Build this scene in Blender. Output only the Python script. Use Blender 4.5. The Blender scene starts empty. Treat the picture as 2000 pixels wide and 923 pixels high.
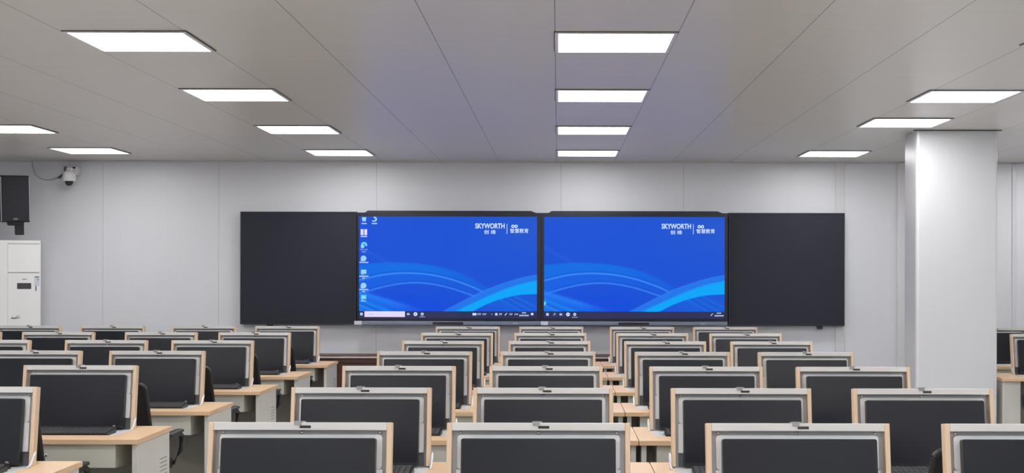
import bpy, bmesh, math, random
import numpy as np
from mathutils import Vector, Matrix

# ------------------------------------------------------------------ camera, world, exposure
F = 2500.0                      # focal length in pixels of the 2000 px wide frame
PX0, PY0, HC = 1090.0, 536.6, 1.606
ROLL = math.radians(0.12)
scene = bpy.context.scene
COL = scene.collection
cam_d = bpy.data.cameras.new('camera')
cam = bpy.data.objects.new('camera', cam_d)
COL.objects.link(cam)
cam.location = (0, 0, HC)
cam.rotation_euler = (math.radians(90), 0, 0)
cam.rotation_euler = (Matrix.Rotation(math.radians(90), 4, 'X') @ Matrix.Rotation(ROLL, 4, 'Z')).to_euler()
cam_d.sensor_fit = 'HORIZONTAL'
cam_d.sensor_width = 36.0
cam_d.lens = 36.0 * F / 2000.0
cam_d.shift_x = -(PX0 - 1000.0) / 2000.0
cam_d.shift_y = (PY0 - 461.5) / 2000.0
cam_d.clip_start = 0.05
cam_d.clip_end = 200
scene.camera = cam
world = bpy.data.worlds.new('world')
scene.world = world
world.use_nodes = True
world.node_tree.nodes['Background'].inputs[0].default_value = (0.75, 0.85, 1.0, 1)
world.node_tree.nodes['Background'].inputs[1].default_value = 0.05
vs = scene.view_settings
vs.view_transform = 'Standard'
vs.look = 'None'
vs.exposure = 0.0
vs.gamma = 1.0
vs.use_curve_mapping = False
PANEL_STRENGTH = 17.5

CEIL = HC + 1.22
WALL_Y = 13.8
X_L, X_R, Y_B = -6.35, 8.4, -9.0


def P(px, py, y):
    "a point at depth y seen at pixel px, py"
    return Vector(((px - PX0) * y / F, y, HC - (py - PY0) * y / F))


def lin(c):
    out = []
    for v in c[:3]:
        v /= 255.0
        out.append(v / 12.92 if v <= 0.04045 else ((v + 0.055) / 1.055) ** 2.4)
    return tuple(out) + (1.0,)


# ------------------------------------------------------------------ materials
MATS = {}


def mat(name, col, rough=0.5, metal=0.0, spec=0.5, noise=0.0, nscale=20.0, stretch=(1, 1, 1), bump=0.0, bscale=60.0,
        emit=None, estr=1.0, coat=0.0):
    if name in MATS:
        return MATS[name]
    m = bpy.data.materials.new(name)
    m.use_nodes = True
    nt = m.node_tree
    b = nt.nodes['Principled BSDF']
    c = lin(col)
    b.inputs['Base Color'].default_value = c
    b.inputs['Roughness'].default_value = rough
    b.inputs['Metallic'].default_value = metal
    b.inputs['Specular IOR Level'].default_value = spec
    b.inputs['Coat Weight'].default_value = coat
    if noise > 0 or bump > 0:
        tc = nt.nodes.new('ShaderNodeTexCoord')
        mp = nt.nodes.new('ShaderNodeMapping')
        mp.inputs['Scale'].default_value = stretch
        nt.links.new(tc.outputs['Object'], mp.inputs['Vector'])
        nz = nt.nodes.new('ShaderNodeTexNoise')
        nz.inputs['Scale'].default_value = nscale
        nz.inputs['Detail'].default_value = 4
        nt.links.new(mp.outputs[0], nz.inputs['Vector'])
        if noise > 0:
            mx = nt.nodes.new('ShaderNodeMix')
            mx.data_type = 'RGBA'
            mx.inputs[6].default_value = tuple(v * (1 - noise) for v in c[:3]) + (1,)
            mx.inputs[7].default_value = tuple(min(1, v * (1 + noise)) for v in c[:3]) + (1,)
            nt.links.new(nz.outputs['Fac'], mx.inputs[0])
            nt.links.new(mx.outputs[2], b.inputs['Base Color'])
        if bump > 0:
            n2 = nt.nodes.new('ShaderNodeTexNoise')
            n2.inputs['Scale'].default_value = bscale
            nt.links.new(mp.outputs[0], n2.inputs['Vector'])
            bp = nt.nodes.new('ShaderNodeBump')
            bp.inputs['Strength'].default_value = bump
            bp.inputs['Distance'].default_value = 0.002
            nt.links.new(n2.outputs['Fac'], bp.inputs['Height'])
            nt.links.new(bp.outputs[0], b.inputs['Normal'])
    if emit is not None:
        b.inputs['Emission Color'].default_value = lin(emit)
        b.inputs['Emission Strength'].default_value = estr
    MATS[name] = m
    return m


def seam_mat(name, col, seam_col, rough, xs=None, pitch=None, offset=0.0, width=0.004, spec=0.5, streak=0.03,
             streak_scale=(1, 1, 1), bump=0.15):
    "painted sheet with dark seams that run along one axis, at world x positions"
    m = bpy.data.materials.new(name)
    m.use_nodes = True
    nt = m.node_tree
    N, L = nt.nodes, nt.links
    b = N['Principled BSDF']
    b.inputs['Roughness'].default_value = rough
    b.inputs['Specular IOR Level'].default_value = spec
    tc = N.new('ShaderNodeTexCoord')
    sp = N.new('ShaderNodeSeparateXYZ')
    L.new(tc.outputs['Object'], sp.inputs[0])

    def math_(op, a, bb=None, c=None):
        n = N.new('ShaderNodeMath')
        n.operation = op
        for i, v in enumerate((a, bb, c)):
            if v is None:
                continue
            if isinstance(v, (int, float)):
                n.inputs[i].default_value = v
            else:
                L.new(v, n.inputs[i])
        return n.outputs[0]
    if pitch:
        t = math_('ADD', sp.outputs[0], -offset + pitch / 2)
        t = math_('PINGPONG', math_('ADD', sp.outputs[0], -offset), pitch / 2)
        line = math_('LESS_THAN', t, width / 2)
    else:
        line = None
        for x in xs:
            k = math_('COMPARE', sp.outputs[0], x, width / 2)
            line = k if line is None else math_('MAXIMUM', line, k)
    mp = N.new('ShaderNodeMapping')
    mp.inputs['Scale'].default_value = streak_scale
    L.new(tc.outputs['Object'], mp.inputs['Vector'])
    nz = N.new('ShaderNodeTexNoise')
    nz.inputs['Scale'].default_value = 1.0
    nz.inputs['Detail'].default_value = 6
    L.new(mp.outputs[0], nz.inputs['Vector'])
    c = lin(col)
    mx = N.new('ShaderNodeMix')
    mx.data_type = 'RGBA'
    mx.inputs[6].default_value = tuple(v * (1 - streak) for v in c[:3]) + (1,)
    mx.inputs[7].default_value = tuple(min(1, v * (1 + streak)) for v in c[:3]) + (1,)
    L.new(nz.outputs['Fac'], mx.inputs[0])
    m2 = N.new('ShaderNodeMix')
    m2.data_type = 'RGBA'
    L.new(line, m2.inputs[0])
    L.new(mx.outputs[2], m2.inputs[6])
    m2.inputs[7].default_value = lin(seam_col)
    L.new(m2.outputs[2], b.inputs['Base Color'])
    bp = N.new('ShaderNodeBump')
    bp.inputs['Strength'].default_value = bump
    bp.inputs['Distance'].default_value = 0.002
    L.new(nz.outputs['Fac'], bp.inputs['Height'])
    L.new(bp.outputs[0], b.inputs['Normal'])
    return m


M_CEIL = seam_mat('ceiling_sheet', (206, 203, 198), (100, 96, 92), 0.33, pitch=0.6216, offset=-0.018, width=0.0045,
                  spec=0.5, streak=0.05, streak_scale=(1.2, 14, 1), bump=0.12)
M_WALL = seam_mat('wall_sheet', (219, 221, 226), (188, 188, 190), 0.38, xs=[-4.91, -3.66, -1.96, 0.03, 1.35, 4.92, 6.2],
                  width=0.006, spec=0.5, streak=0.02, streak_scale=(22, 1, 0.4), bump=0.1)
M_WALLP = mat('wall_plain', (224, 226, 230), 0.45, noise=0.02, nscale=3)
M_FLOOR = mat('floor_tile', (212, 213, 214), 0.35, noise=0.05, nscale=4)
M_PILLAR = mat('pillar_sheet', (208, 209, 212), 0.3, noise=0.02, nscale=2, stretch=(20, 20, 0.5), bump=0.05)
M_TRIM = mat('white_trim', (214, 214, 217), 0.25)
M_DARKTRIM = mat('dark_joint', (70, 66, 64), 0.6)
M_MAPLE = mat('maple_laminate', (224, 190, 154), 0.4, noise=0.06, nscale=5, stretch=(1, 9, 9))
M_EDGE = mat('maple_edge', (222, 196, 168), 0.45, noise=0.05, nscale=6, stretch=(9, 9, 1))
M_GREY = mat('warm_grey_laminate', (208, 205, 197), 0.5, noise=0.03, nscale=6)
M_MODEST = mat('dark_grey_sheet', (150, 145, 136), 0.5, noise=0.03, nscale=5)
M_METAL = mat('grey_sheet_metal', (200, 198, 187), 0.4, noise=0.02, nscale=5)
M_RAIL = mat('silver_rail', (212, 211, 210), 0.35, metal=0.0, noise=0.02, nscale=8, stretch=(1, 10, 10))
M_PLATE = mat('lid_plate', (230, 231, 233), 0.4, noise=0.03, nscale=4)
M_PLATE2 = mat('lid_plate_back', (180, 180, 182), 0.45)
M_RECESS = mat('lid_recess', (96, 98, 102), 0.5)
M_WHITE = mat('white_tray', (225, 225, 228), 0.35)
M_BLACK = mat('black_plastic', (26, 26, 30), 0.4)
M_SCREEN = mat('screen_off', (13, 17, 29), 0.26, spec=0.42)
M_BEZEL = mat('monitor_bezel', (20, 20, 24), 0.35)
M_CHROME = mat('chrome', (215, 215, 218), 0.18, metal=0.9)
M_LATCH = mat('latch_metal', (150, 150, 150), 0.5, metal=0.3)
M_HINGE = mat('hinge_metal', (226, 226, 228), 0.3, metal=0.35)
M_KEY = mat('keycap', (86, 86, 90), 0.4)
M_FABRIC = mat('black_mesh_fabric', (30, 27, 28), 0.8, noise=0.15, nscale=90, bump=0.5, bscale=300)
M_ARM = mat('armrest_plastic', (38, 38, 38), 0.4)
M_BROWN = mat('dark_brown_wood', (78, 50, 42), 0.45, noise=0.3, nscale=5, stretch=(1, 4, 12), bump=0.2)
M_BROWNT = mat('pale_edge_strip', (205, 190, 186), 0.4)
M_BOARD = mat('chalkboard', (40, 43, 54), 0.6, spec=0.3, noise=0.05, nscale=4)
M_BFRAME = mat('chalkboard_frame', (36, 38, 48), 0.4)
M_DBEZEL = mat('display_bezel', (16, 20, 44), 0.3)
M_DBAR = mat('display_bar', (128, 136, 154), 0.35, metal=0.3)
M_DBARD = mat('display_bar_dark', (28, 34, 44), 0.35)
M_STICK = mat('white_sticker', (210, 214, 226), 0.5)
M_AC = mat('aircon_white', (243, 243, 242), 0.3, noise=0.01, nscale=3)
M_ACLINE = mat('aircon_line', (172, 160, 160), 0.5)
M_ACDARK = mat('aircon_dark', (62, 62, 66), 0.3)
M_SPK = mat('speaker_black', (24, 25, 36), 0.55, bump=0.3, bscale=400)
M_SILVER = mat('silver_edge', (170, 170, 176), 0.35, metal=0.3)
M_CAMW = mat('camera_white', (224, 224, 226), 0.35)
M_CAMD = mat('camera_dome', (40, 40, 44), 0.12)
M_GREYMARK = mat('grey_mark', (120, 118, 120), 0.6)
M_LIGHTFR = mat('light_frame', (214, 212, 214), 0.35)
M_EMIT = mat('light_diffuser', (250, 250, 250), 0.5, emit=(253, 252, 252), estr=PANEL_STRENGTH)
M_UIWHITE = mat('screen_white', (10, 10, 10), 0.4, emit=(205, 225, 255), estr=1.0)
M_UIPINK = mat('screen_search', (10, 10, 10), 0.4, emit=(226, 214, 250), estr=1.0)
M_UICYAN = mat('screen_cyan', (10, 10, 10), 0.4, emit=(96, 205, 235), estr=1.0)
M_UITEXT = mat('screen_text', (10, 10, 10), 0.4, emit=(170, 195, 240), estr=1.0)
M_UIPALE = mat('screen_pale', (10, 10, 10), 0.4, emit=(150, 205, 240), estr=1.0)


def screen_material():
    m = bpy.data.materials.new('wallpaper_screen')
    m.use_nodes = True
    nt = m.node_tree
    b = nt.nodes['Principled BSDF']
    b.inputs['Base Color'].default_value = (0.002, 0.002, 0.004, 1)
    b.inputs['Roughness'].default_value = 0.4
    b.inputs['Specular IOR Level'].default_value = 0.08
    a = nt.nodes.new('ShaderNodeVertexColor')
    a.layer_name = 'wallpaper'
    nt.links.new(a.outputs[0], b.inputs['Emission Color'])
    b.inputs['Emission Strength'].default_value = 1.0
    return m


M_WALLPAPER = screen_material()


# ------------------------------------------------------------------ mesh helpers
class MB:
    "collects shapes, then links them as one mesh object"

    def __init__(self):
        self.bm = bmesh.new()
        self.mats = []

    def mi(self, m):
        if m not in self.mats:
            self.mats.append(m)
        return self.mats.index(m)

    def box(self, x0, x1, y0, y1, z0, z1, m, bevel=0.0, seg=2, rot=None):
        t = bmesh.new()
        bmesh.ops.create_cube(t, size=1.0)
        for v in t.verts:
            v.co = Vector(((x0 + x1) / 2 + v.co.x * (x1 - x0), (y0 + y1) / 2 + v.co.y * (y1 - y0),
                           (z0 + z1) / 2 + v.co.z * (z1 - z0)))
        if bevel > 0:
            bmesh.ops.bevel(t, geom=t.edges[:], offset=bevel, segments=seg, affect='EDGES', profile=0.5)
        self.merge(t, m, rot, smooth=bevel > 0)

    def merge(self, t, m, rot=None, smooth=False):
        k = self.mi(m)
        if rot is not None:
            bmesh.ops.transform(t, matrix=rot, verts=t.verts)
        mp = {}
        for v in t.verts:
            mp[v] = self.bm.verts.new(v.co)
        for f in t.faces:
            try:
                nf = self.bm.faces.new([mp[v] for v in f.verts])
                nf.material_index = k
                nf.smooth = False
            except ValueError:
                pass
        t.free()

    def prism(self, pts, axis, a, b, m, rot=None, bevel=0.0):
        "extrude a closed 2-D outline along an axis ('x','y','z') from a to b"
        t = bmesh.new()

        def co(u, v, w):
            return {'x': (w, u, v), 'y': (u, w, v), 'z': (u, v, w)}[axis]
        A = [t.verts.new(co(u, v, a)) for u, v in pts]
        B = [t.verts.new(co(u, v, b)) for u, v in pts]
        t.faces.new(A)
        t.faces.new(B[::-1])
        n = len(pts)
        for i in range(n):
            t.faces.new([A[i], B[i], B[(i + 1) % n], A[(i + 1) % n]])
        bmesh.ops.recalc_face_normals(t, faces=t.faces)
        if bevel:
            bmesh.ops.bevel(t, geom=t.edges[:], offset=bevel, segments=2, affect='EDGES', profile=0.5)
        self.merge(t, m, rot)

    def tube(self, pts, r, m, n=10, closed=False):
        k = self.mi(m)
        pts = [Vector(p) for p in pts]
        rings = []
        N = len(pts)
        up = Vector((0, 0, 1))
        for i, p in enumerate(pts):
            if closed:
                d = pts[(i + 1) % N] - pts[i - 1]
            else:
                d = pts[min(i + 1, N - 1)] - pts[max(i - 1, 0)]
            d.normalize()
            u = up if abs(d.dot(up)) < 0.95 else Vector((1, 0, 0))
            s = d.cross(u).normalized()
            t = s.cross(d).normalized()
            rr = r[i] if isinstance(r, (list, tuple)) else r
            rings.append([self.bm.verts.new(p + (s * math.cos(a) + t * math.sin(a)) * rr)
                          for a in [2 * math.pi * j / n for j in range(n)]])
        rng = range(N) if closed else range(N - 1)
        for i in rng:
            A, B = rings[i], rings[(i + 1) % N]
            for j in range(n):
                f = self.bm.faces.new([A[j], A[(j + 1) % n], B[(j + 1) % n], B[j]])
                f.material_index = k
                f.smooth = True
        if not closed:
            for R in (rings[0][::-1], rings[-1]):
                f = self.bm.faces.new(R)
                f.material_index = k

    def lathe(self, prof, m, center=(0, 0, 0), n=24, rot=None):
        t = bmesh.new()
        rings = []
        for r, z in prof:
            if r < 1e-6:
                rings.append([t.verts.new((0, 0, z))])
            else:
                rings.append([t.verts.new((r * math.cos(2 * math.pi * j / n), r * math.sin(2 * math.pi * j / n), z))
                              for j in range(n)])
        for A, B in zip(rings[:-1], rings[1:]):
            for j in range(n):
                q = [A[j % len(A)], A[(j + 1) % len(A)], B[(j + 1) % len(B)], B[j % len(B)]]
                q2 = []
                for v in q:
                    if v not in q2:
                        q2.append(v)
                if len(q2) > 2:
                    t.faces.new(q2)
        bmesh.ops.recalc_face_normals(t, faces=t.faces)
        k = self.mi(m)
        M = Matrix.Translation(center) @ (rot or Matrix())
        bmesh.ops.transform(t, matrix=M, verts=t.verts)
        mp = {v: self.bm.verts.new(v.co) for v in t.verts}
        for f in t.faces:
            nf = self.bm.faces.new([mp[v] for v in f.verts])
            nf.material_index = k
            nf.smooth = True
        t.free()

    def build(self, name, parent=None, kind=None, loc=None):
        me = bpy.data.meshes.new(name)
        bmesh.ops.recalc_face_normals(self.bm, faces=self.bm.faces)
        self.bm.to_mesh(me)
        self.bm.free()
        for m in self.mats:
            me.materials.append(m)
        o = bpy.data.objects.new(name, me)
        COL.objects.link(o)
        if loc is not None:
            o.location = loc
        if parent is not None:
            o.parent = parent
        if kind:
            o['kind'] = kind
        return o


def rrect(w, h, r, n=5, cx=0.0, cy=0.0):
    pts = []
    for qx, qy, a0 in ((1, 1, 0), (-1, 1, 90), (-1, -1, 180), (1, -1, 270)):
        for i in range(n + 1):
            a = math.radians(a0 + 90 * i / n)
            pts.append((cx + qx * (w / 2 - r) + r * math.cos(a), cy + qy * (h / 2 - r) + r * math.sin(a)))
    return pts


def empty(name, loc=(0, 0, 0), rz=0.0):
    o = bpy.data.objects.new(name, None)
    o.empty_display_size = 0.1
    COL.objects.link(o)
    o.location = loc
    o.rotation_euler = (0, 0, rz)
    return o


def tag(o, label=None, cat=None, group=None):
    if label:
        o['label'] = label
    if cat:
        o['category'] = cat
    if group:
        o['group'] = group
    return o


def kids(o):
    return list(CH.get(o.name, []))


def copy_tree(o, parent=None):
    c = o.copy()
    COL.objects.link(c)
    if parent is not None:
        c.parent = parent
    for ch in [x for x in o.children]:
        copy_tree(ch, c)
    return c


# ------------------------------------------------------------------ room shell
def shell(name, *a, m=None, bevel=0):
    b = MB()
    b.box(*a, m, bevel)
    return b.build(name, kind='structure')


shell('floor', X_L - .1, X_R + .1, Y_B - .1, WALL_Y + .1, -.1, 0, m=M_FLOOR)
shell('ceiling', X_L - .1, X_R + .1, Y_B - .1, WALL_Y + .1, CEIL, CEIL + .1, m=M_CEIL)
shell('wall_front', X_L - .1, X_R + .1, WALL_Y, WALL_Y + .1, 0, CEIL, m=M_WALL)
shell('wall_left', X_L - .1, X_L, Y_B, WALL_Y, 0, CEIL, m=M_WALLP)
shell('wall_right', X_R, X_R + .1, Y_B, WALL_Y, 0, CEIL, m=M_WALLP)
shell('wall_back', X_L - .1, X_R + .1, Y_B - .1, Y_B, 0, CEIL, m=M_WALLP)
# vertical corner strips on the front wall and the slim joint under the ceiling
xa = P(1631, 0, WALL_Y).x
xb = P(1649, 0, WALL_Y).x
shell('trim_1', xa, xb, WALL_Y - .018, WALL_Y, 0, CEIL, m=M_TRIM, bevel=.006)
shell('trim_2', P(1752, 0, WALL_Y).x, P(1773, 0, WALL_Y).x, WALL_Y - .03, WALL_Y, 0, CEIL, m=M_TRIM, bevel=.01)
shell('trim_3', P(1976, 0, WALL_Y).x, P(1984, 0, WALL_Y).x, WALL_Y - .012, WALL_Y, 0, CEIL, m=M_TRIM, bevel=.004)
b = MB()
b.box(X_L, X_R, WALL_Y - .012, WALL_Y, CEIL - .014, CEIL - .001, M_TRIM)
b.build('trim_4', kind='structure')

# the free-standing pillar
PY = 10.72
pb = MB()
px0, px1 = P(1790, 0, PY).x, P(1948, 0, PY).x
pts = [(px0, PY + .022), (px0 + .006, PY + .006), (px0 + .022, PY), (px1 - .022, PY), (px1 - .006, PY + .006),
       (px1, PY + .022), (px1, PY + .36), (px0, PY + .36)]
pb.prism(pts, 'z', 0, CEIL, M_PILLAR)
pil = pb.build('pillar', kind='structure')
for xx, nm in ((px0, 'trim_5'), (px1, 'trim_6')):
    s = 1 if xx == px0 else -1
    t = MB()
    # slim metal corner profile that wraps the pillar's edge
    o_ = .003
    pr = [(xx - s * o_, PY + .03), (xx - s * o_, PY + .02), (xx + s * .004, PY + .003), (xx + s * .02, PY - o_),
          (xx + s * .03, PY - o_), (xx + s * .03, PY - .0002), (xx + s * .022, PY - .0002), (xx + s * .006, PY + .0058),
          (xx - s * .0002, PY + .022), (xx - s * .0002, PY + .03)]
    t.prism(pr, 'z', 0, CEIL, M_TRIM)
    t.build(nm, kind='structure')
t = MB()
t.box(px0 - .03, px1 + .03, PY - .012, PY - .004, CEIL - .008, CEIL - .0005, M_DARKTRIM)
t.build('trim_7', kind='structure')


# ------------------------------------------------------------------ ceiling lights
def make_light():
    r = empty('ceiling_light')
    w, d = .58, .53
    f = MB()
    # joint around the fitting, its gap shadow put into a dark plate
    f.box(-w / 2 - .024, w / 2 + .024, -d / 2 - .020, d / 2 + .020, -.004, -.0005, M_DARKTRIM)
    f.build('joint', r)
    f = MB()
    a, c = w / 2 + .019, d / 2 + .013
    f.box(-a, -w / 2, -c, c, -.010, -.0042, M_LIGHTFR)
    f.box(w / 2, a, -c, c, -.010, -.0042, M_LIGHTFR)
    f.box(-w / 2, w / 2, -c, -d / 2, -.010, -.0042, M_LIGHTFR)
    f.box(-w / 2, w / 2, d / 2, c, -.010, -.0042, M_LIGHTFR)
    f.build('frame', r)
    f = MB()
    f.box(-w / 2, w / 2, -d / 2, d / 2, -.008, -.0042, M_EMIT)
    f.build('diffuser', r)
    return r


lx = [(-4.91, 'far left file'), (-2.47, 'left file'), (0.0, 'middle file'), (2.46, 'right file'), (4.88, 'added unseen far right file')]  # far right file is added out of view for extra light
ly = [.34, 2.37, 4.40, 6.433, 8.42, 10.49, 12.52, -1.69, -3.72, -5.75, -7.78]  # rows above and behind the camera are added, unseen, to light the room
rown = ['added overhead', 'added over the nearest desks', 'added just out of view', 'nearest visible row',
        'second from the camera', 'third from the camera', 'farthest, close to the front wall',
        'added behind the camera', 'added far behind the camera', 'added near the back wall', 'added at the back wall']
light0 = None
for i, (x, cn) in enumerate(lx):
    for j, y in enumerate(ly):
        yy = y
        if i == 3 and j == 5:
            yy = 9.92
        if i == 0 and j == 6:
            yy = 12.37
        if i == 3 and j == 3:
            yy = 6.22
        if light0 is None:
            light0 = make_light()
            o = light0
        else:
            o = copy_tree(light0)
        o.location = (x + .29, yy + .265, CEIL)
        own = {(0, 5): 'nearer of the two at the left edge', (0, 6): 'farther of the two at the left edge',
               (3, 4): 'nearest of the three on the right', (3, 5): 'middle of the three on the right',
               (3, 6): 'farthest of the three on the right', (3, 3): 'right file, just outside the photo'}
        tail = own.get((i, j), '%s, %s' % (cn, rown[j]))
        tag(o, 'square white lit ceiling panel, ' + tail, 'ceiling light', 'lit ceiling panels')


# ------------------------------------------------------------------ desks
LW, LH = .630, .352
TILT = math.radians(8.0)
DH = .75


def make_lid(parent, cx):
    M = Matrix.Translation((cx, .45, DH)) @ Matrix.Rotation(-TILT, 4, 'X')
    # local lid frame: x across, y back, z up; front face at y = 0
    def fin(mb, name, par):
        bmesh.ops.transform(mb.bm, matrix=M, verts=mb.bm.verts)
        return mb.build(name, par)
    h = LW / 2
    b = MB()
    b.box(-h + .018, h - .018, .034, .043, .0, LH - .0265, M_PLATE2)
    lid = fin(b, 'monitor_lid', parent)
    for s in (-1, 1):
        b = MB()
        x0, x1 = (s * h, s * (h - .018))
        b.box(min(x0, x1), max(x0, x1), 0, .045, .001, LH, M_EDGE, bevel=.0025)
        fin(b, 'side_board', lid)
    b = MB()
    b.box(-h + .018, h - .018, 0, .045, LH - .027, LH, M_RAIL, bevel=.002)
    fin(b, 'top_rail', lid)
    # latch: silver tongue on the rail and a black slot beside it
    b = MB()
    b.box(-.022, .012, .004, .04, LH, LH + .005, M_LATCH, bevel=.001)
    b.box(-.020, .004, -.006, .006, LH - .009, LH + .005, M_LATCH, bevel=.001)
    fin(b, 'latch_tongue', lid)
    b = MB()
    b.box(-.001, .037, -.0025, .001, LH - .020, LH - .011, M_BLACK, bevel=.001)
    fin(b, 'latch_slot', lid)
    # mounting plates around the screen
    b = MB()
    b.prism(rrect(.560, .118, .012, cy=.252), 'y', .022, .0335, M_PLATE)
    fin(b, 'mounting_plate', lid)
    b = MB()
    b.box(-.2835, .2835, .018, .0335, .062, .1925, M_PLATE, bevel=.002)
    fin(b, 'mounting_plate', lid)
    b = MB()
    b.box(-.2835, .2835, .028, .0335, .004, .0615, M_RECESS)
    fin(b, 'lower_recess', lid)
    for sx in (-.27, 0, .27):
        b = MB()
        b.lathe([(0, .006), (.004, .006), (.0065, .003), (.0065, 0)], M_CHROME, (sx, .034, LH - .034), 10,
                Matrix.Rotation(math.radians(90), 4, 'X'))
        fin(b, 'screw', lid)
    # all-in-one monitor
    b = MB()
    z1 = LH - .054
    z0 = z1 - .294
    b.prism(rrect(.528, .294, .008, cy=(z0 + z1) / 2), 'y', -.024, .006, M_BEZEL)
    mon = fin(b, 'monitor', lid)
    b = MB()
    b.box(-.259, .259, -.0252, -.0238, z0 + .016, z1 - .005, M_SCREEN)
    fin(b, 'screen', lid)
    return lid


def make_desk(mL, mR):
    gap = .189
    W = mL + LW + gap + LW + mR
    xl = 0.0
    r = empty('computer_desk')
    D = .60
    c1 = mL + LW / 2
    c2 = c1 + LW + gap
    # desktop with two openings for the lids
    b = MB()
    th = .026
    oy0, oy1 = .175, .535
    b.box(0, W, 0, oy0, DH - th, DH, M_MAPLE, bevel=.002)
    b.box(0, W, oy1, D, DH - th, DH, M_MAPLE, bevel=.003)
    xs = [0, c1 - LW / 2 + .002, c1 + LW / 2 - .002, c2 - LW / 2 + .002, c2 + LW / 2 - .002, W]
    for a, c in ((xs[0], xs[1]), (xs[2], xs[3]), (xs[4], xs[5])):
        b.box(a, c, oy0 - .005, oy1 + .005, DH - th, DH - .0001, M_MAPLE)
    b.build('desktop', r)
    for x0, outer in ((.012, -1), (W - .012 - .027, 1)):
        b = MB()
        b.box(x0, x0 + .027, .03, D - .015, .001, DH - th, M_GREY, bevel=.002)
        sp = b.build('side_panel', r)
        # rows of small vent holes low on the outer face
        v = MB()
        xf = x0 - .0006 if outer < 0 else x0 + .0276
        for iy in range(7):
            for iz in range(5):
                cy, cz = .42 + iy * .018, .50 + iz * .022 - .0
                v.box(xf - .0006, xf + .0006, cy - .003, cy + .003, cz - .003, cz + .003, M_RECESS)
        v.build('vent_holes', sp)
    b = MB()
    b.box(.039, W - .039, .36, .375, .10, DH - th - .0, M_MODEST)
    b.build('modesty_panel', r)
    for c in (c1, c2):
        # sheet metal drawer box, its underside sloping back
        b = MB()
        b.prism([(.03, DH - th - .0005), (.03, DH - th - .125), (.30, DH - th - .145), (.355, DH - th - .0005)], 'x',
                c - .31, c + .36, M_METAL)
        dr = b.build('drawer_box', r)
        k = MB()
        k.lathe([(0, .006), (.009, .006), (.011, 0)], M_CHROME, (c, .03, DH - .085), 12, Matrix.Rotation(math.radians(90), 4, 'X'))
        k.box(c - .0012, c + .0012, .0235, .0245, DH - .090, DH - .080, M_BLACK)
        k.build('lock', dr)
        b = MB()
        b.box(c - LW / 2 + .003, c + LW / 2 - .003, oy0, oy1, DH - .012, DH - .004, M_WHITE)
        b.build('keyboard_tray', r)
        make_lid(r, c)
        for s in (-1, 1):
            b = MB()
            x = c + s * (LW / 2 + .009)
            b.tube([(x, .462, DH + .060), (x, .440, DH + .042), (x, .408, DH + .012), (x, .392, DH + .005),
                    (x, .365, DH + .0035)], [.004, .0075, .007, .005, .0035], M_HINGE, 8)
            b.build('hinge_arm', r)
    return r, W, c1, c2


deskA, W_A, a1, a2 = make_desk(.088, .17)
deskR, W_R, r1, r2 = make_desk(.25, .085)
b = MB()
b.box(.0395, .165, .03, .05, .02, DH - .0265, M_GREY, bevel=.002)
b.build('front_panel', deskR)
ROW = [4.40 + 1.363 * k for k in range(7)]
row_name = ['nearest row', 'second row from camera', 'third row from camera', 'fourth row from camera',
            'fifth row from camera', 'sixth row from camera', 'last row by the wall']
blocks = [  # name, x of left edge, rows, prototype
    ('far left block', -5.602, (4, 5, 6), deskA),
    ('left block beside aisle', -3.882, (1, 2, 3, 4, 5, 6), deskA),
    ('middle block left half', -1.288, range(7), deskA),
    ('middle block right half', .4225, range(7), deskA),
    ('right of the pillar', 3.72, (5, 6), deskR),
]
used = set()
SEATS = []
for bi, (bn, bx, rows, proto) in enumerate(blocks):
    for rr in rows:
        if proto.name not in used:
            o = proto
            used.add(proto.name)
        else:
            o = copy_tree(proto)
        y0 = ROW[rr] - .50
        o.location = (bx, y0, 0)
        tag(o, 'two-seat maple monitor desk, %s, %s' % (bn, row_name[rr]), 'computer desk',
            'two-seat computer desks with raised monitors')
        cs = (a1, a2) if proto is deskA else (r1, r2)
        for k, c in enumerate(cs):
            SEATS.append((bi, rr, k, bx + c, y0))


# ------------------------------------------------------------------ keyboards and mice
def make_keyboard():
    r = empty('keyboard')
    b = MB()
    # wedge shaped case, back edge higher
    b.prism([(-.068, 0), (.068, 0), (.068, .026), (-.068, .012)], 'x', -.235, .235, M_BLACK)
    b.build('keyboard_case', r)
    b = MB()
    sl = (.026 - .012) / .136
    for j in range(6):
        y = -.055 + j * .0205 + (.004 if j == 5 else 0)
        n = 20
        xx = -.2285
        for i in range(n):
            if i in (14, 18) and False:
                continue
            w = .0200
            if j == 0 and 4 <= i <= 8:
                w = .0228 - .001
            z = .012 + sl * (y + .068)
            b.box(xx + .001, xx + w, y - .0082, y + .0082, z, z + .006, M_KEY)
            xx += .0228
    o = b.build('keys', r)
    return r


def make_mouse():
    r = empty('computer_mouse')
    b = MB()
    t = bmesh.new()
    bmesh.ops.create_uvsphere(t, u_segments=20, v_segments=12, radius=1)
    for v in t.verts:
        z = max(v.co.z, -.15)
        v.co = Vector((v.co.x * .029 * (1 - .12 * v.co.y), v.co.y * .05, (z + .15) * .028 * (1 - .18 * v.co.y)))
    k = b.mi(M_BLACK)
    mp = {v: b.bm.verts.new(v.co) for v in t.verts}
    for f in t.faces:
        try:
            nf = b.bm.faces.new([mp[v] for v in f.verts])
            nf.smooth = True
        except ValueError:
            pass
    b.build('mouse_body', r)
    b = MB()
    b.lathe([(0, -.004), (.009, -.004), (.010, 0), (.009, .004), (0, .004)], M_GREYMARK, (0, .030, .0235), 12,
            Matrix.Rotation(math.radians(90), 4, 'Y'))
    b.build('scroll_wheel', r)
    return r


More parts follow.
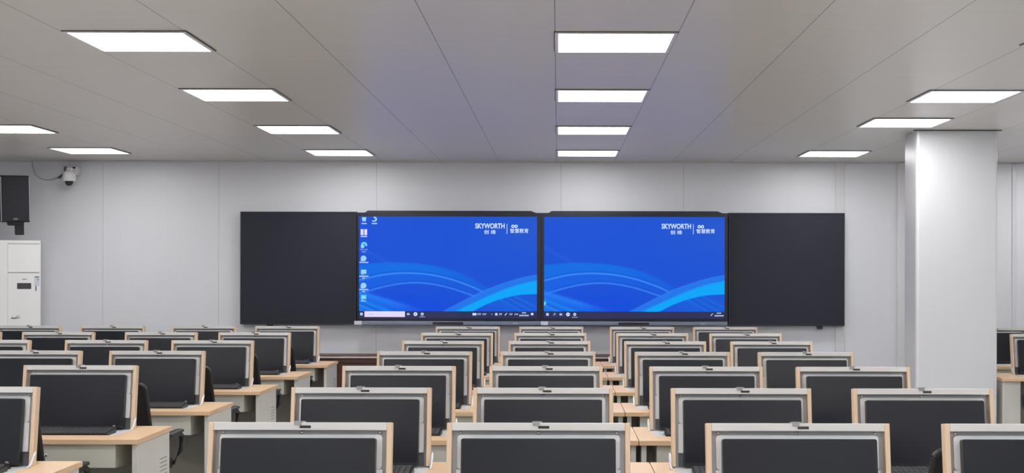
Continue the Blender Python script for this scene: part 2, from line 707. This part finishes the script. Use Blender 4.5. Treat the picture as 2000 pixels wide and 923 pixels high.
kb0 = mo0 = None
side_name = [['left seat', 'right seat']] * 5
random.seed(4)
TRAYZ = DH - .004
for bi, rr, k, cx, y0 in SEATS:
    if bi in (0, 4) or rr == 0:
        continue
    if bi == 2 and k == 1:
        continue
    if bi == 1 and k == 0:
        continue
    where = '%s, %s' % (blocks[bi][0], row_name[rr])
    if kb0 is None:
        kb0 = make_keyboard()
        o = kb0
    else:
        o = copy_tree(kb0)
    o.location = (cx + (.03 if bi < 3 else -.012) + random.uniform(-.008, .008), y0 + .252, TRAYZ)
    tag(o, 'black keyboard, %s seat, %s' % (('left' if k == 0 else 'right'), where), 'keyboard',
        'black keyboards on the desks')
    if k == 1 or bi == 3:
        if bi == 3:
            continue
        if mo0 is None:
            mo0 = make_mouse()
            o = mo0
        else:
            o = copy_tree(mo0)
        o.location = (cx + .212, y0 + .366, TRAYZ)
        o.rotation_euler = (0, 0, random.uniform(-.5, -.2))
        tag(o, 'black mouse right of keyboard, %s' % where, 'mouse', 'black mice beside keyboards')


# ------------------------------------------------------------------ chairs
def make_chair():
    r = empty('office_chair')
    # seat
    b = MB()
    b.prism(rrect(.46, .44, .07, cy=.0), 'z', .425, .485, M_FABRIC, bevel=.012)
    b.build('seat', r)
    # back frame: rounded loop wider at its bottom
    def outline(grow):
        pts = []
        hw_t, hw_b, zt, zb, rad = .215 + grow, .240 + grow, .98 + grow, .56 - grow, .038
        for sx, zz, hw, a0 in ((1, zt, hw_t, 0), (-1, zt, hw_t, 90), (-1, zb, hw_b, 180), (1, zb, hw_b, 270)):
            sy = 1 if zz == zt else -1
            for i in range(7):
                a = math.radians(a0 + 15 * i)
                pts.append((sx * (hw - rad) + rad * math.cos(a), zz - sy * rad + rad * math.sin(a)))
        return pts
    def lean(z):
        return -.215 - (z - .5) * .13
    b = MB()
    b.tube([(x, lean(z), z) for x, z in outline(-.012)], .012, M_ARM, 8, closed=True)
    b.tube([(-.13, -.21, .46), (-.13, -.235, .52), (-.13, lean(.60) - .012, .60)], .012, M_ARM, 8)
    b.tube([(.13, -.21, .46), (.13, -.235, .52), (.13, lean(.60) - .012, .60)], .012, M_ARM, 8)
    b.build('back_frame', r)
    b = MB()
    t = bmesh.new()
    o1 = outline(-.012)
    A = [t.verts.new((x, lean(z) + .006, z)) for x, z in o1]
    B = [t.verts.new((x, lean(z) - .006, z)) for x, z in o1]
    t.faces.new(A)
    t.faces.new(B[::-1])
    for i in range(len(o1)):
        j = (i + 1) % len(o1)
        t.faces.new([A[i], B[i], B[j], A[j]])
    b.merge(t, M_FABRIC)
    b.build('backrest', r)
    for s in (-1, 1):
        b = MB()
        b.tube([(s * .235, -.15, .45), (s * .275, -.16, .50), (s * .285, -.15, .60), (s * .283, -.12, .635),
                (s * .283, .10, .645), (s * .285, .15, .62), (s * .280, .16, .54), (s * .235, .14, .45)],
               [.012, .014, .016, .018, .018, .018, .015, .012], M_ARM, 8)
        b.box(s * .283 - .026, s * .283 + .026, -.13, .13, .648, .668, M_ARM, bevel=.008)
        b.build('armrest', r)
    for sx in (-1, 1):
        for sy in (-1, 1):
            b = MB()
            b.tube([(sx * .19, sy * .17, .43), (sx * .215, sy * .205, .012)], .012, M_ARM, 8)
            b.lathe([(0, 0), (.016, 0), (.016, .014), (0, .014)], M_BLACK, (sx * .215, sy * .205, 0), 10)
            b.build('leg', r)
    return r


ch0 = None
for bi, rr, k, cx, y0 in SEATS:
    if (bi == 1 and k == 1 and rr >= 2) or (bi == 3 and k == 1 and rr >= 1) or (bi == 4 and k == 0 and rr == 5):
        if ch0 is None:
            ch0 = make_chair()
            o = ch0
        else:
            o = copy_tree(ch0)
        dx = {1: .08, 3: -.075, 4: -.17}[bi]
        if bi == 3 and rr > 1:
            dx = -.02
        if bi == 1 and rr == 2:
            dx = .005
        o.location = (cx + dx, y0 - .33, 0)
        tag(o, 'black armchair at right-hand seat, %s, %s' % (blocks[bi][0], row_name[rr]),
            'chair', 'black mesh-back chairs')
        if bi == 4:
            o['label'] = 'black chair with armrests, beyond the pillar at the right edge of the photo'

# ------------------------------------------------------------------ low brown cabinet under the board
cb = empty('low_cabinet', (0, 0, 0))
YC = 13.42
xL, xR = P(505, 0, YC).x, P(1545, 0, YC).x
zt = P(0, 695, YC).z
b = MB()
b.box(xL, xR, YC + .012, WALL_Y - .001, .0, zt - .03, M_BROWN)
b.build('cabinet_body', cb)
b = MB()
b.box(xL - .01, xR + .01, YC + .001, WALL_Y - .001, zt - .028, zt, M_BROWN, bevel=.002)
b.box(xL - .01, xR + .01, YC - .006, YC + .001, zt - .026, zt - .008, M_BROWNT, bevel=.001)
b.build('top_board', cb)
n = 9
for i in range(n):
    b = MB()
    w = (xR - xL) / n
    b.box(xL + i * w + .004, xL + (i + 1) * w - .004, YC, YC + .011, .08, zt - .085, M_BROWN, bevel=.003)
    b.build('cabinet_door', cb)
b = MB()
b.box(xL, xR, YC, YC + .011, zt - .078, zt - .036, M_BROWN, bevel=.003)
b.build('upper_rail', cb)
tag(cb, 'long low dark brown wooden cabinet along the front wall below the board', 'cabinet')

# ------------------------------------------------------------------ chalkboards
YB = 13.70


def board(x0p, x1p, y0p, y1p, label, clip):
    r = empty('chalkboard', (0, 0, 0))
    A, B = P(x0p, y0p, YB), P(x1p, y1p, YB)
    b = MB()
    b.box(A.x + .012, B.x - .012, YB + .004, YB + .03, B.z + .012, A.z - .012, M_BOARD)
    b.build('writing_surface', r)
    b = MB()
    b.box(A.x, A.x + .014, YB, WALL_Y - .001, B.z, A.z, M_BFRAME, bevel=.003)
    b.box(B.x - .014, B.x, YB, WALL_Y - .001, B.z, A.z, M_BFRAME, bevel=.003)
    b.box(A.x + .014, B.x - .014, YB, WALL_Y - .001, A.z - .014, A.z, M_BFRAME, bevel=.003)
    b.box(A.x + .014, B.x - .014, YB, WALL_Y - .001, B.z, B.z + .014, M_BFRAME, bevel=.003)
    b.build('board_frame', r)
    for c in clip:
        C = P(c, y1p, YB)
        b = MB()
        b.box(C.x - .028, C.x + .028, YB + .005, YB + .05, C.z - .032, C.z - .0, M_BLACK, bevel=.004)
        b.build('lock_knob', r)
    tag(r, label, 'chalkboard')


board(469, 696, 414, 634, 'dark grey matt chalkboard panel on the wall left of the screens', [526])
board(1423, 1650, 414.5, 635.5, 'dark grey matt chalkboard panel on the wall right of the screens', [1602])


# ------------------------------------------------------------------ big screens
def sm(e0, e1, x):
    t = np.clip((x - e0) / (e1 - e0), 0, 1)
    return t * t * (3 - 2 * t)


def wallpaper(U, V):
    "colour of the picture; U 0..1300, V 0..684 (down), in sRGB 0..255"
    def C(r, g, b_):
        return np.array([r, g, b_], float)

    def mixc(base, col, a):
        return base * (1 - a[..., None]) + col * a[..., None]
    img = np.zeros(U.shape + (3,))
    img[:] = C(24, 82, 214)
    img = mixc(img, C(38, 88, 205), sm(500, 1250, U) * sm(500, 50, V) * .8)
    img = mixc(img, C(34, 84, 200), sm(60, 0, V) * .6)
    img = mixc(img, C(14, 74, 220), sm(450, 650, V) * sm(900, 500, U) * .7)

    def curve(xs, ys):
        return np.interp(U, xs, ys)
    # smooth versions by dense interpolation of control points
    def sc(pts):
        xs = np.array([p[0] for p in pts], float)
        ys = np.array([p[1] for p in pts], float)
        xd = np.linspace(xs[0], xs[-1], 400)
        # Catmull-Rom style smoothing
        m = np.gradient(ys, xs)
        idx = np.clip(np.searchsorted(xs, xd) - 1, 0, len(xs) - 2)
        h = xs[idx + 1] - xs[idx]
        t = (xd - xs[idx]) / h
        yd = ((2 * t ** 3 - 3 * t ** 2 + 1) * ys[idx] + (t ** 3 - 2 * t ** 2 + t) * h * m[idx]
              + (-2 * t ** 3 + 3 * t ** 2) * ys[idx + 1] + (t ** 3 - t ** 2) * h * m[idx + 1])
        return np.interp(U, xd, yd)
    top = sc([(0, 345), (230, 328), (500, 345), (650, 375), (780, 420), (920, 500), (1040, 590), (1150, 700)])
    a1 = sc([(0, 460), (180, 420), (350, 408), (550, 425), (750, 478), (920, 552), (1060, 640), (1200, 740)])
    a2 = sc([(0, 560), (150, 515), (300, 485), (420, 478), (600, 500), (760, 545), (880, 590), (1000, 650), (1100, 710)])
    img = mixc(img, C(14, 108, 228), sm(-4, 10, V - top) * sm(4, -4, V - a1) * (1 - .55 * sm(500, 950, U)))
    img = mixc(img, C(20, 98, 226), sm(-4, 4, V - a1) * sm(4, -4, V - a2) * (.9 - .5 * sm(400, 900, U)))
    for cv, wd, st in ((a1, 6, .85), (a2, 6, .7)):
        img = mixc(img, C(72, 150, 250), np.exp(-((V - cv) / wd) ** 2) * st * sm(1010, 860, U))
        img = mixc(img, C(12, 62, 190), np.exp(-((V - cv + 12) / 5) ** 2) * .35 * sm(900, 700, U))
    # a faint straight ray crossing the upper left
    ray = 220 + U * .55
    img = mixc(img, C(52, 112, 235), np.exp(-((V - ray) / 14) ** 2) * .25 * sm(420, 200, U))
    # lower left ribbons
    for y0_, k, w_, col, st in ((548, .30, 14, C(60, 150, 255), .5), (560, .34, 30, C(30, 125, 245), .7),
                                (600, .40, 20, C(20, 150, 240), .7), (640, .42, 14, C(60, 165, 250), .6),
                                (668, .5, 16, C(20, 160, 240), .6)):
        cv = y0_ + k * U * (1 - .0001 * U)
        img = mixc(img, col, np.exp(-((V - cv) / w_) ** 2) * st * sm(520, 200, U))
    # lower right faint rays under the bright ribbon
    lo = sc([(700, 760), (820, 690), (950, 625), (1060, 588), (1150, 568), (1250, 560), (1300, 558)])
    for u0, s in ((980, .62), (1040, .55), (1110, .5)):
        ry = 560 + (U - u0) * s
        img = mixc(img, C(45, 150, 235), np.exp(-((V - ry) / 9) ** 2) * .35 * sm(-5, 5, V - lo) * sm(960, 1020, U))
    img = mixc(img, C(20, 100, 215), sm(0, 20, V - lo) * sm(800, 1000, U) * .35)
    # bright ribbon
    up = sc([(560, 700), (650, 665), (800, 590), (950, 520), (1100, 468), (1200, 440), (1300, 420)])
    mid = sc([(600, 720), (700, 680), (850, 612), (1000, 545), (1150, 490), (1300, 455)])
    band = sm(-3, 5, V - up) * sm(4, -4, V - lo) * sm(560, 640, U)
    img = mixc(img, C(34, 120, 235), band * .9)
    core = sm(-6, 14, V - mid) * sm(4, -4, V - lo) * sm(640, 760, U)
    img = mixc(img, C(4, 168, 250), core * .95)
    img = mixc(img, C(60, 140, 245), np.exp(-((V - up) / 4) ** 2) * .6 * sm(600, 700, U))
    return img


def flat(b, m, pts, y):
    "a thin tile of the picture on a screen"
    k = b.mi(m)
    v = [b.bm.verts.new((p.x, y, p.z)) for p in pts]
    f = b.bm.faces.new(v)
    f.material_index = k


YS = 13.66


def rect(b, m, x0, y0, x1, y1, y=YS - .0015):
    b.box(P(x0, 0, y).x, P(x1, 0, y).x, y, y + .0008, P(0, y1, y).z, P(0, y0, y).z, m)


def disc(b, m, cx, cy, r, y=YS - .0015, hole=0.0, sy=1.0, n=20, a0=0, a1=360):
    c = P(cx, cy, y)
    s = y / F
    for i in range(n):
        t0, t1 = math.radians(a0 + (a1 - a0) * i / n), math.radians(a0 + (a1 - a0) * (i + 1) / n)
        q = [(c.x + rr * s * math.cos(t), y, c.z + rr * s * sy * math.sin(t)) for rr, t in
             ((r, t0), (r, t1), (max(hole, .01), t1), (max(hole, .01), t0))]
        vv = [b.bm.verts.new(p) for p in q]
        f = b.bm.faces.new(vv)
        f.material_index = b.mi(m)


def text_mesh(name, body, x0, y0, x1, y1, m, parent, bold=.02, y=YS - .0015):
    cu = bpy.data.curves.new(name, 'FONT')
    cu.body = body
    cu.offset = bold
    cu.resolution_u = 3
    cu.extrude = 0.0
    to = bpy.data.objects.new(name + '_tmp', cu)
    COL.objects.link(to)
    dg = bpy.context.evaluated_depsgraph_get()
    me = bpy.data.meshes.new_from_object(to.evaluated_get(dg))
    bpy.data.objects.remove(to)
    bpy.data.curves.remove(cu)
    vs_ = [v.co.copy() for v in me.vertices]
    if not vs_:
        return None
    mnx, mxx = min(v.x for v in vs_), max(v.x for v in vs_)
    mny, mxy = min(v.y for v in vs_), max(v.y for v in vs_)
    A, B = P(x0, y0, y), P(x1, y1, y)
    for v in me.vertices:
        u = (v.co.x - mnx) / (mxx - mnx)
        w = (v.co.y - mny) / (mxy - mny)
        v.co = Vector((A.x + u * (B.x - A.x), y, B.z + w * (A.z - B.z)))
    me.materials.clear()
    me.materials.append(m)
    o = bpy.data.objects.new(name, me)
    COL.objects.link(o)
    o.parent = parent
    return o


def make_screen(parent, x0p, x1p, y0p, y1p, name='screen'):
    nx, ny = 420, 224
    A, B = P(x0p, y0p, YS), P(x1p, y1p, YS)
    u = np.linspace(0, 1, nx)
    v = np.linspace(0, 1, ny)
    UU, VV = np.meshgrid(u, v)
    img = wallpaper(UU * 1300, VV * 684)
    c = img / 255.0
    c = np.where(c <= .04045, c / 12.92, ((c + .055) / 1.055) ** 2.4)
    co = np.zeros((ny, nx, 3))
    co[..., 0] = A.x + UU * (B.x - A.x)
    co[..., 1] = YS
    co[..., 2] = A.z + VV * (B.z - A.z)
    me = bpy.data.meshes.new(name)
    idx = np.arange(nx * ny).reshape(ny, nx)
    faces = np.stack([idx[:-1, :-1], idx[1:, :-1], idx[1:, 1:], idx[:-1, 1:]], -1).reshape(-1, 4)
    me.vertices.add(nx * ny)
    me.vertices.foreach_set('co', co.reshape(-1))
    me.loops.add(faces.size)
    me.loops.foreach_set('vertex_index', faces.reshape(-1))
    me.polygons.add(len(faces))
    me.polygons.foreach_set('loop_start', np.arange(0, faces.size, 4))
    me.polygons.foreach_set('loop_total', np.full(len(faces), 4))
    me.update(calc_edges=True)
    at = me.color_attributes.new('wallpaper', 'FLOAT_COLOR', 'POINT')
    rgba = np.ones((nx * ny, 4))
    rgba[:, :3] = c.reshape(-1, 3)
    at.data.foreach_set('color', rgba.reshape(-1))
    me.materials.append(M_WALLPAPER)
    o = bpy.data.objects.new(name, me)
    COL.objects.link(o)
    o.parent = parent
    return o


M_TASK = mat('task_bar', (8, 8, 14), 0.4, emit=(22, 28, 78), estr=1.0)
M_WINDOWN = M_UIWHITE


def display(xl, xr, sx0, sx1, label, left):
    r = empty('interactive_display', (0, 0, 0))
    ytop, ybot = 415.5, 626.5
    A, B = P(xl, ytop, YS), P(xr, ybot, YS)
    b = MB()
    b.box(A.x, B.x, YS + .004, WALL_Y - .001, B.z, A.z, M_DBEZEL, bevel=.004)
    S0, S1 = P(sx0, 423, YS), P(sx1, 621, YS)
    yf = YS - .006
    b.box(A.x, S0.x, yf, YS + .006, B.z, A.z, M_DBEZEL, bevel=.002)
    b.box(S1.x, B.x, yf, YS + .006, B.z, A.z, M_DBEZEL, bevel=.002)
    b.box(S0.x, S1.x, yf, YS + .006, S0.z, A.z, M_DBEZEL, bevel=.002)
    b.box(S0.x, S1.x, yf, YS + .006, B.z, S1.z, M_DBEZEL, bevel=.002)
    b.build('bezel', r)
    scr = make_screen(r, sx0, sx1, 423, 608)
    # task bar
    b = MB()
    rect(b, M_TASK, sx0, 607.5, sx1, 621, YS)
    b.build('task_bar', scr)
    # lower control bar
    b = MB()
    C0, C1 = P(xl + 1, 627, YS), P(xr - 1, 634.5, YS)
    b.box(C0.x, C1.x, YS - .03, YS + .06, C1.z, C0.z, M_DBAR, bevel=.006)
    bar = b.build('control_bar', r)
    b = MB()
    y = YS - .0315
    px_a, px_b = (845, 905) if left else (1208, 1268)
    b.box(P(px_a, 0, y).x, P(px_b, 0, y).x, y, y + .004, P(0, 633.8, y).z, P(0, 629, y).z, M_DBARD, bevel=.001)
    b.build('port_cover', bar)
    b = MB()
    lx0, lx1 = (1002, 1012) if left else (1368, 1378)
    b.box(P(lx0, 0, y).x, P(lx1, 0, y).x, y, y + .002, P(0, 632, y).z, P(0, 631, y).z, M_STICK)
    b.build('nameplate', bar)
    b = MB()
    s0 = 692 if left else 1056
    y = YS - .034
    b.box(P(s0, 0, y).x, P(s0 + 14.5, 0, y).x, y, y + .003, P(0, 634.5, y).z, P(0, 627, y).z, M_STICK)
    b.build('sticker', bar)
    # slim cover on top with sloping ends
    b = MB()
    q = [(P(xl + 14, 0, YS).x, P(0, 415.4, YS).z), (P(xl + 20, 0, YS).x, P(0, 411.5, YS).z),
         (P(xr - 20, 0, YS).x, P(0, 411.5, YS).z), (P(xr - 10, 0, YS).x, P(0, 415.4, YS).z)]
    b.prism(q, 'y', YS + .02, YS + .10, M_DBARD)
    b.build('top_cover', r)
    # logo at the upper right of the picture
    d = 0 if left else 364
    text_mesh('latin_logo_text', 'SKYWORTH', 928 + d, 436, 985.5 + d, 446.3, M_UIWHITE, scr, .028)
    text_mesh('small_logo_characters', '创 维', 945 + d, 448.8, 968 + d, 457, M_UIWHITE, scr, .012)
    text_mesh('slogan_characters', '智慧教育', 996 + d, 446, 1032 + d, 455, M_UIWHITE, scr, .012)
    b = MB()
    rect(b, M_UITEXT, 989.3 + d, 437, 990.7 + d, 456.5)
    b.build('logo_divider', scr)
    b = MB()
    for c in (1001.5, 1007.8):
        disc(b, M_UIWHITE, c + d, 441.8, 3.2, hole=1.3)
    b.build('twin_rings', scr)
    # task bar symbols

    def ti(name, fn):
        bb = MB()
        fn(bb)
        bb.build(name, scr)
    ym = 613.5

    def start(x):
        def f(bb):
            for ax in (0, 2.6):
                for ay in (0, 2.6):
                    rect(bb, M_UIWHITE, x - 2.4 + ax, ym - 2.4 + ay, x - .1 + ax, ym - .1 + ay)
        return f

    def ring(x, r_=2.6, h=1.2, m=M_UIWHITE):
        return lambda bb: disc(bb, m, x, ym, r_, hole=h)

    def blocks_(x0, x1, n, y0=ym - 1.8, y1=ym + 1.8, m=M_UITEXT):
        def f(bb):
            w = (x1 - x0) / n
            for i in range(n):
                rect(bb, m, x0 + i * w, y0, x0 + i * w + w * .34, y1)
                rect(bb, m, x0 + i * w + w * .34, (y0 + y1) / 2 - .4, x0 + i * w + w * .78, (y0 + y1) / 2 + .4)
                rect(bb, m, x0 + i * w + w * .34, y0, x0 + i * w + w * .78, y0 + .8)
        return f

    def panes(x):
        def f(bb):
            rect(bb, M_UITEXT, x - 2.6, ym - 2, x + 1.2, ym + 2)
            rect(bb, M_UITEXT, x + 1.8, ym - 2, x + 2.8, ym + 2)
        return f

    def stick(x):
        def f(bb):
            c = P(x, ym, YS - .0015)
            s_ = YS / F
            vv = [bb.bm.verts.new((c.x + a * s_, YS - .0015, c.z + e * s_)) for a, e in
                  ((-2.6, -2.2), (-1.2, -2.4), (2.6, 1.6), (1.6, 2.8))]
            bb.bm.faces.new(vv).material_index = bb.mi(M_UIWHITE)
        return f
    if left:
        ti('start_symbol', start(706))
        b = MB()
        rect(b, M_UIPINK, 712, 608.2, 791, 619.2)
        b.build('search_box', scr)
        b = MB()
        rect(b, M_UITEXT, 720, 613, 730, 614.4, YS - .003)
        b.build('search_hint', scr)
        ti('task_symbol', panes(797.5))
        ti('task_symbol', lambda bb: disc(bb, M_UIWHITE, 811.5, ym, 3.8, hole=1.0))
        ti('task_symbol', ring(824.8, 2.9, 1.1))
        b = MB()
        rect(b, M_UITEXT, 819.5, 618.3, 830.5, 619.3)
        b.build('active_mark', scr)
        ti('weather_symbol', lambda bb: rect(bb, M_UIWHITE, 923, ym - 2.3, 930.5, ym + 2.3))
        ti('weather_text', blocks_(932.5, 940.5, 3))
        ti('weather_text', blocks_(943, 951, 2))

        def caret(bb):
            c = P(960.5, ym, YS - .0015)
            s_ = YS / F
            vv = [bb.bm.verts.new((c.x + a * s_, YS - .0015, c.z + e * s_)) for a, e in ((-2, -1), (0, 1.4), (2, -1), (0, .3))]
            bb.bm.faces.new(vv).material_index = bb.mi(M_UIWHITE)
        ti('tray_caret', caret)
        ti('tray_symbol', ring(969.5, 2.6, .8))
        ti('tray_symbol', blocks_(975.5, 981, 2, ym - 1.6, ym + 1.6, M_UIWHITE))
        ti('tray_symbol', stick(988))
        ti('tray_symbol', blocks_(995.5, 1002, 2, ym - 1.8, ym + 1.8, M_UITEXT))
        ti('tray_symbol', blocks_(1005.5, 1013, 2, ym - 1.4, ym + 1.8, M_UITEXT))
        ti('clock_text', blocks_(1020, 1028, 4, ym - 4, ym - 1.2, M_UIWHITE))
        ti('date_text', blocks_(1014.5, 1033.5, 8, ym + 1, ym + 4, M_UIWHITE))
        ti('notice_symbol', lambda bb: rect(bb, M_UIWHITE, 1037, ym - 2.6, 1042, ym + 1.6))
    else:
        ti('start_symbol', start(1069.3))

        def glass(bb):
            disc(bb, M_UITEXT, 1083.5, ym - .6, 2.0, hole=1.2)
            rect(bb, M_UITEXT, 1080.5, ym + 1.0, 1082.4, ym + 2.0)
        ti('search_symbol', glass)
        ti('task_symbol', panes(1095.5))
        ti('task_symbol', lambda bb: disc(bb, M_UIWHITE, 1109.5, ym, 3.7, hole=1.0))
        ti('task_symbol', ring(1122.7, 2.9, 1.1))
        b = MB()
        rect(b, M_UITEXT, 1117, 618.6, 1128.5, 619.6)
        b.build('active_mark', scr)
        ti('tray_symbol', stick(1390))
        ti('clock_text', blocks_(1400.5, 1409, 4, ym - 4, ym - 1.6, M_UIWHITE))
        ti('date_text', blocks_(1396, 1414, 8, ym + 1, ym + 3.6, M_UIWHITE))
        b = MB()
        disc(b, M_UICYAN, 1062.6, 592, 4.2, a0=-90, a1=90, n=12)
        b.build('side_handle', scr)
        return r, label
    # desktop symbols on the left screen
    def bin_(bb):
        c, s_, y = P(711, 429, YS - .0015), YS / F, YS - .0015
        vv = [bb.bm.verts.new((c.x + a * s_, y, c.z + e * s_)) for a, e in ((-3.4, -3.6), (3.2, -3.6), (4.2, 4.4), (-4.2, 4.4))]
        bb.bm.faces.new(vv).material_index = bb.mi(M_UIPALE)
        rect(bb, M_UITEXT, 706, 435.8, 716, 438)
    ti('desktop_symbol', bin_)

    def bent(bb):
        disc(bb, M_UIPALE, 731, 428.5, 5, hole=2, a0=-100, a1=110)
        rect(bb, M_UIPALE, 726.5, 431, 732, 433.2)
        rect(bb, M_UITEXT, 726, 435.8, 736.5, 438)
    ti('desktop_symbol', bent)

    def folder(bb):
        rect(bb, M_UIPINK, 704.3, 448, 709.6, 459.5)
        rect(bb, M_UIPINK, 711.3, 448, 716.8, 459.5)
        rect(bb, M_UITEXT, 704.3, 461, 716.8, 463.4)
    ti('desktop_symbol', folder)

    def swirl(bb):
        disc(bb, M_UICYAN, 711, 478.8, 6, hole=1.8, a0=-30, a1=180)
        disc(bb, M_UIPALE, 708, 481.5, 3.6, hole=.0, a0=0, a1=360)
    ti('desktop_symbol', swirl)
    text_mesh('symbol_caption', 'Microsoft', 703.3, 486.2, 717.8, 489, M_UITEXT, scr, .0)
    text_mesh('symbol_caption', 'Edge', 706.8, 490.6, 714.5, 494, M_UITEXT, scr, .0)
    for cy, wv in ((505, 1), (532, 0), (558, 1), (581.5, 0)):
        def sym(bb, cy=cy, wv=wv):
            if wv:
                disc(bb, M_UIPALE, 710, cy, 5.6, hole=0.0)
                rect(bb, M_UIPALE, 704.6, cy, 708, cy + 5.5)
            else:
                rect(bb, M_UICYAN if cy > 570 else M_UIPALE, 705, cy - 5, 715.5, cy + 3)
                rect(bb, M_UIPALE, 707.5, cy - 2.5, 712.5, cy + 1, YS - .003)
                rect(bb, M_UICYAN, 705.5, cy + 3.8, 711, cy + 5)
            if cy < 570:
                rect(bb, M_UITEXT, 701.5, cy + 6.7, 719.5, cy + 9)
            else:
                rect(bb, M_UITEXT, 705, cy + 6, 715.5, cy + 7.6)
            if cy in (532, 558):
                rect(bb, M_UITEXT, 707.5, cy + 10.4, 713, cy + 12.4)
        ti('desktop_symbol', sym)
    return r, label


for args in ((697.5, 1056.8, 701.5, 1048.8, 'left large lit screen with blue wave picture and a column of desktop icons', True),
             (1057.2, 1421.5, 1062.6, 1415.3, 'right large lit screen with blue wave picture and no desktop icons', False)):
    r, lb = display(*args)
    tag(r, lb, 'display screen', 'pair of large lit screens on the front wall')

# ------------------------------------------------------------------ floor-standing air conditioner
YA = 13.38
AC_TURN = math.atan2(5.66, YA - .05)
ac = empty('air_conditioner', (P(34, 0, YA - .05).x, YA - .05, 0), AC_TURN)
AS = .00493                      # metres per pixel on the turned front
w_ = 92 * AS
d_ = .30
ztop = P(0, 471.5, YA).z


def ax(px):
    return (px - 34) * AS


def az(py):
    return ztop - (py - 471.5) * YA / F


b = MB()
pts = [(u, d_ / 2 + v) for u, v in rrect(w_, d_, .035, 6)]
b.prism(pts, 'z', .0, ztop, M_AC)
b.build('cabinet', ac)


def acbox(name, x0, y0, x1, y1, m, t=.004, bevel=.0, par=None):
    bb = MB()
    bb.box(ax(x0), ax(x1), -t, .002, az(y1), az(y0), m, bevel=bevel)
    return bb.build(name, par or ac)


acbox('air_outlet_panel', 15, 479, 76.5, 533.5, M_AC, .008, .004)
acbox('outlet_seam', 15, 477.2, 77, 478.6, M_ACLINE, .003)
acbox('outlet_seam', 15, 534, 77, 535.2, M_ACLINE, .003)
front = acbox('front_panel', 15, 536, 76.5, 640, M_AC, .006, .003)
acbox('control_window', 33.5, 554.5, 61, 566, M_ACDARK, .010, .002)
acbox('nameplate', 43, 546.3, 52, 547.6, M_GREYMARK, .008)
acbox('energy_sticker', 67.5, 541, 77, 560, M_STICK, .0075)
acbox('sticker_mark', 68, 541.6, 76, 543.8, M_GREYMARK, .0085)
acbox('sticker_mark', 72.5, 547, 76, 548.6, M_GREYMARK, .0085)
acbox('sticker_mark', 69, 560, 71.5, 570, M_GREYMARK, .0085)
b = MB()
def Q(x, y):
    return (ax(x), -.008, az(y))


b.tube([Q(21.5, 623.5), Q(25, 621.5), Q(28, 623.5), Q(31, 621.5), Q(34, 622.5), Q(40, 621)],
       [.002, .008, .006, .008, .005, .002], M_GREYMARK, 6)
b.tube([Q(32, 619.5), Q(35, 618.3), Q(38, 617.6)], [.001, .004, .001], M_GREYMARK, 6)
b.build('script_mark', ac)
tag(ac, 'tall white floor-standing air conditioner in the left corner under the speaker', 'air conditioner')

# ------------------------------------------------------------------ loudspeaker
sp = empty('loudspeaker', tuple(P(30, 436, 13.25)))
sp.rotation_euler = (math.radians(5), math.radians(-1.5), math.radians(27))
b = MB()
hw, hh, dd = .140, .48, .24
b.box(-hw, hw, 0, dd, .0, hh, M_SPK, bevel=.006)
cab = b.build('speaker_cabinet', sp)
b = MB()
b.box(-hw + .014, hw - .010, -.010, .001, .012, hh - .012, M_SPK, bevel=.004)
b.build('speaker_grille', sp)
b = MB()
b.box(-hw + .003, -hw + .011, -.006, .0, .012, hh - .012, M_SILVER)
b.box(hw - .006, hw + .002, -.006, .02, .012, hh - .012, M_SILVER)
b.build('edge_strips', sp)
b = MB()
b.box(-.02, .022, -.0125, -.010, .028, .034, M_SILVER)
b.box(-.02, .022, -.0125, -.010, .040, .044, M_SILVER)
b.build('badge', sp)
b = MB()
b.box(-.07, .085, .03, .20, -.035, .0, M_BLACK, bevel=.004)
b.box(.0, .085, .04, .13, -.135, -.03, M_BLACK, bevel=.006)
b.tube([(.04, .10, -.10), (.04, .28, -.10), (.04, .44, -.10)], .014, M_BLACK, 10)
b.build('wall_bracket', sp)
tag(sp, 'black loudspeaker on a bracket high on the left wall corner above the air conditioner', 'speaker')

# ------------------------------------------------------------------ security camera
sc_ = empty('security_camera', (0, 0, 0))
yc = 13.62
b = MB()
c = P(136, 334, yc)
b.box(c.x - .055, c.x + .055, yc + .06, WALL_Y - .001, c.z - .045, c.z + .045, M_CAMW, bevel=.008)
b.box(c.x - .03, c.x + .03, yc - .03, yc + .07, c.z - .015, c.z + .025, M_CAMW, bevel=.01)
b.build('mounting_box', sc_)
b = MB()
c2 = P(136, 341, yc)
b.lathe([(0, .03), (.035, .03), (.062, .01), (.068, -.03), (.068, -.075), (.060, -.082), (0, -.082)], M_CAMW, (c2.x, c2.y - .02, c2.z), 24)
b.build('camera_housing', sc_)
b = MB()
b.lathe([(.042, 0), (.040, -.022), (.026, -.042), (0, -.05)], M_CAMD, (c2.x, c2.y - .02, c2.z - .082), 20)
b.build('dome_lens', sc_)
b = MB()
for sx, sz in ((.022, .03), (.04, .03)):
    b.lathe([(0, .004), (.009, .004), (.010, 0)], M_CAMD, (c.x + sx - .01, yc + .0595, c.z + sz), 10, Matrix.Rotation(math.radians(90), 4, 'X'))
b.build('screw_heads', sc_)
b = MB()
bx = P(120, 330, yc)
b.box(bx.x - .035, bx.x + .03, WALL_Y - .04, WALL_Y - .001, bx.z - .035, bx.z + .03, M_GREYMARK, bevel=.01)
b.build('junction_box', sc_)
b = MB()
b.tube([P(129, 337, 13.6), P(124, 341, 13.66), P(119, 345, 13.74), P(115, 348.5, 13.77)], [.005, .006, .008, .012], M_BLACK, 8)
b.build('cable_plug', sc_)
b = MB()
pp = [P(x, y, WALL_Y - .012) for x, y in ((62, 316), (63.5, 328), (68, 341), (76, 349), (86, 353), (98, 353.5), (108, 351), (115, 348.5))]
b.tube(pp, .004, M_SILVER, 6)
b.build('cable', sc_)
tag(sc_, 'small white dome security camera on the wall under the ceiling, above the left desks', 'camera')
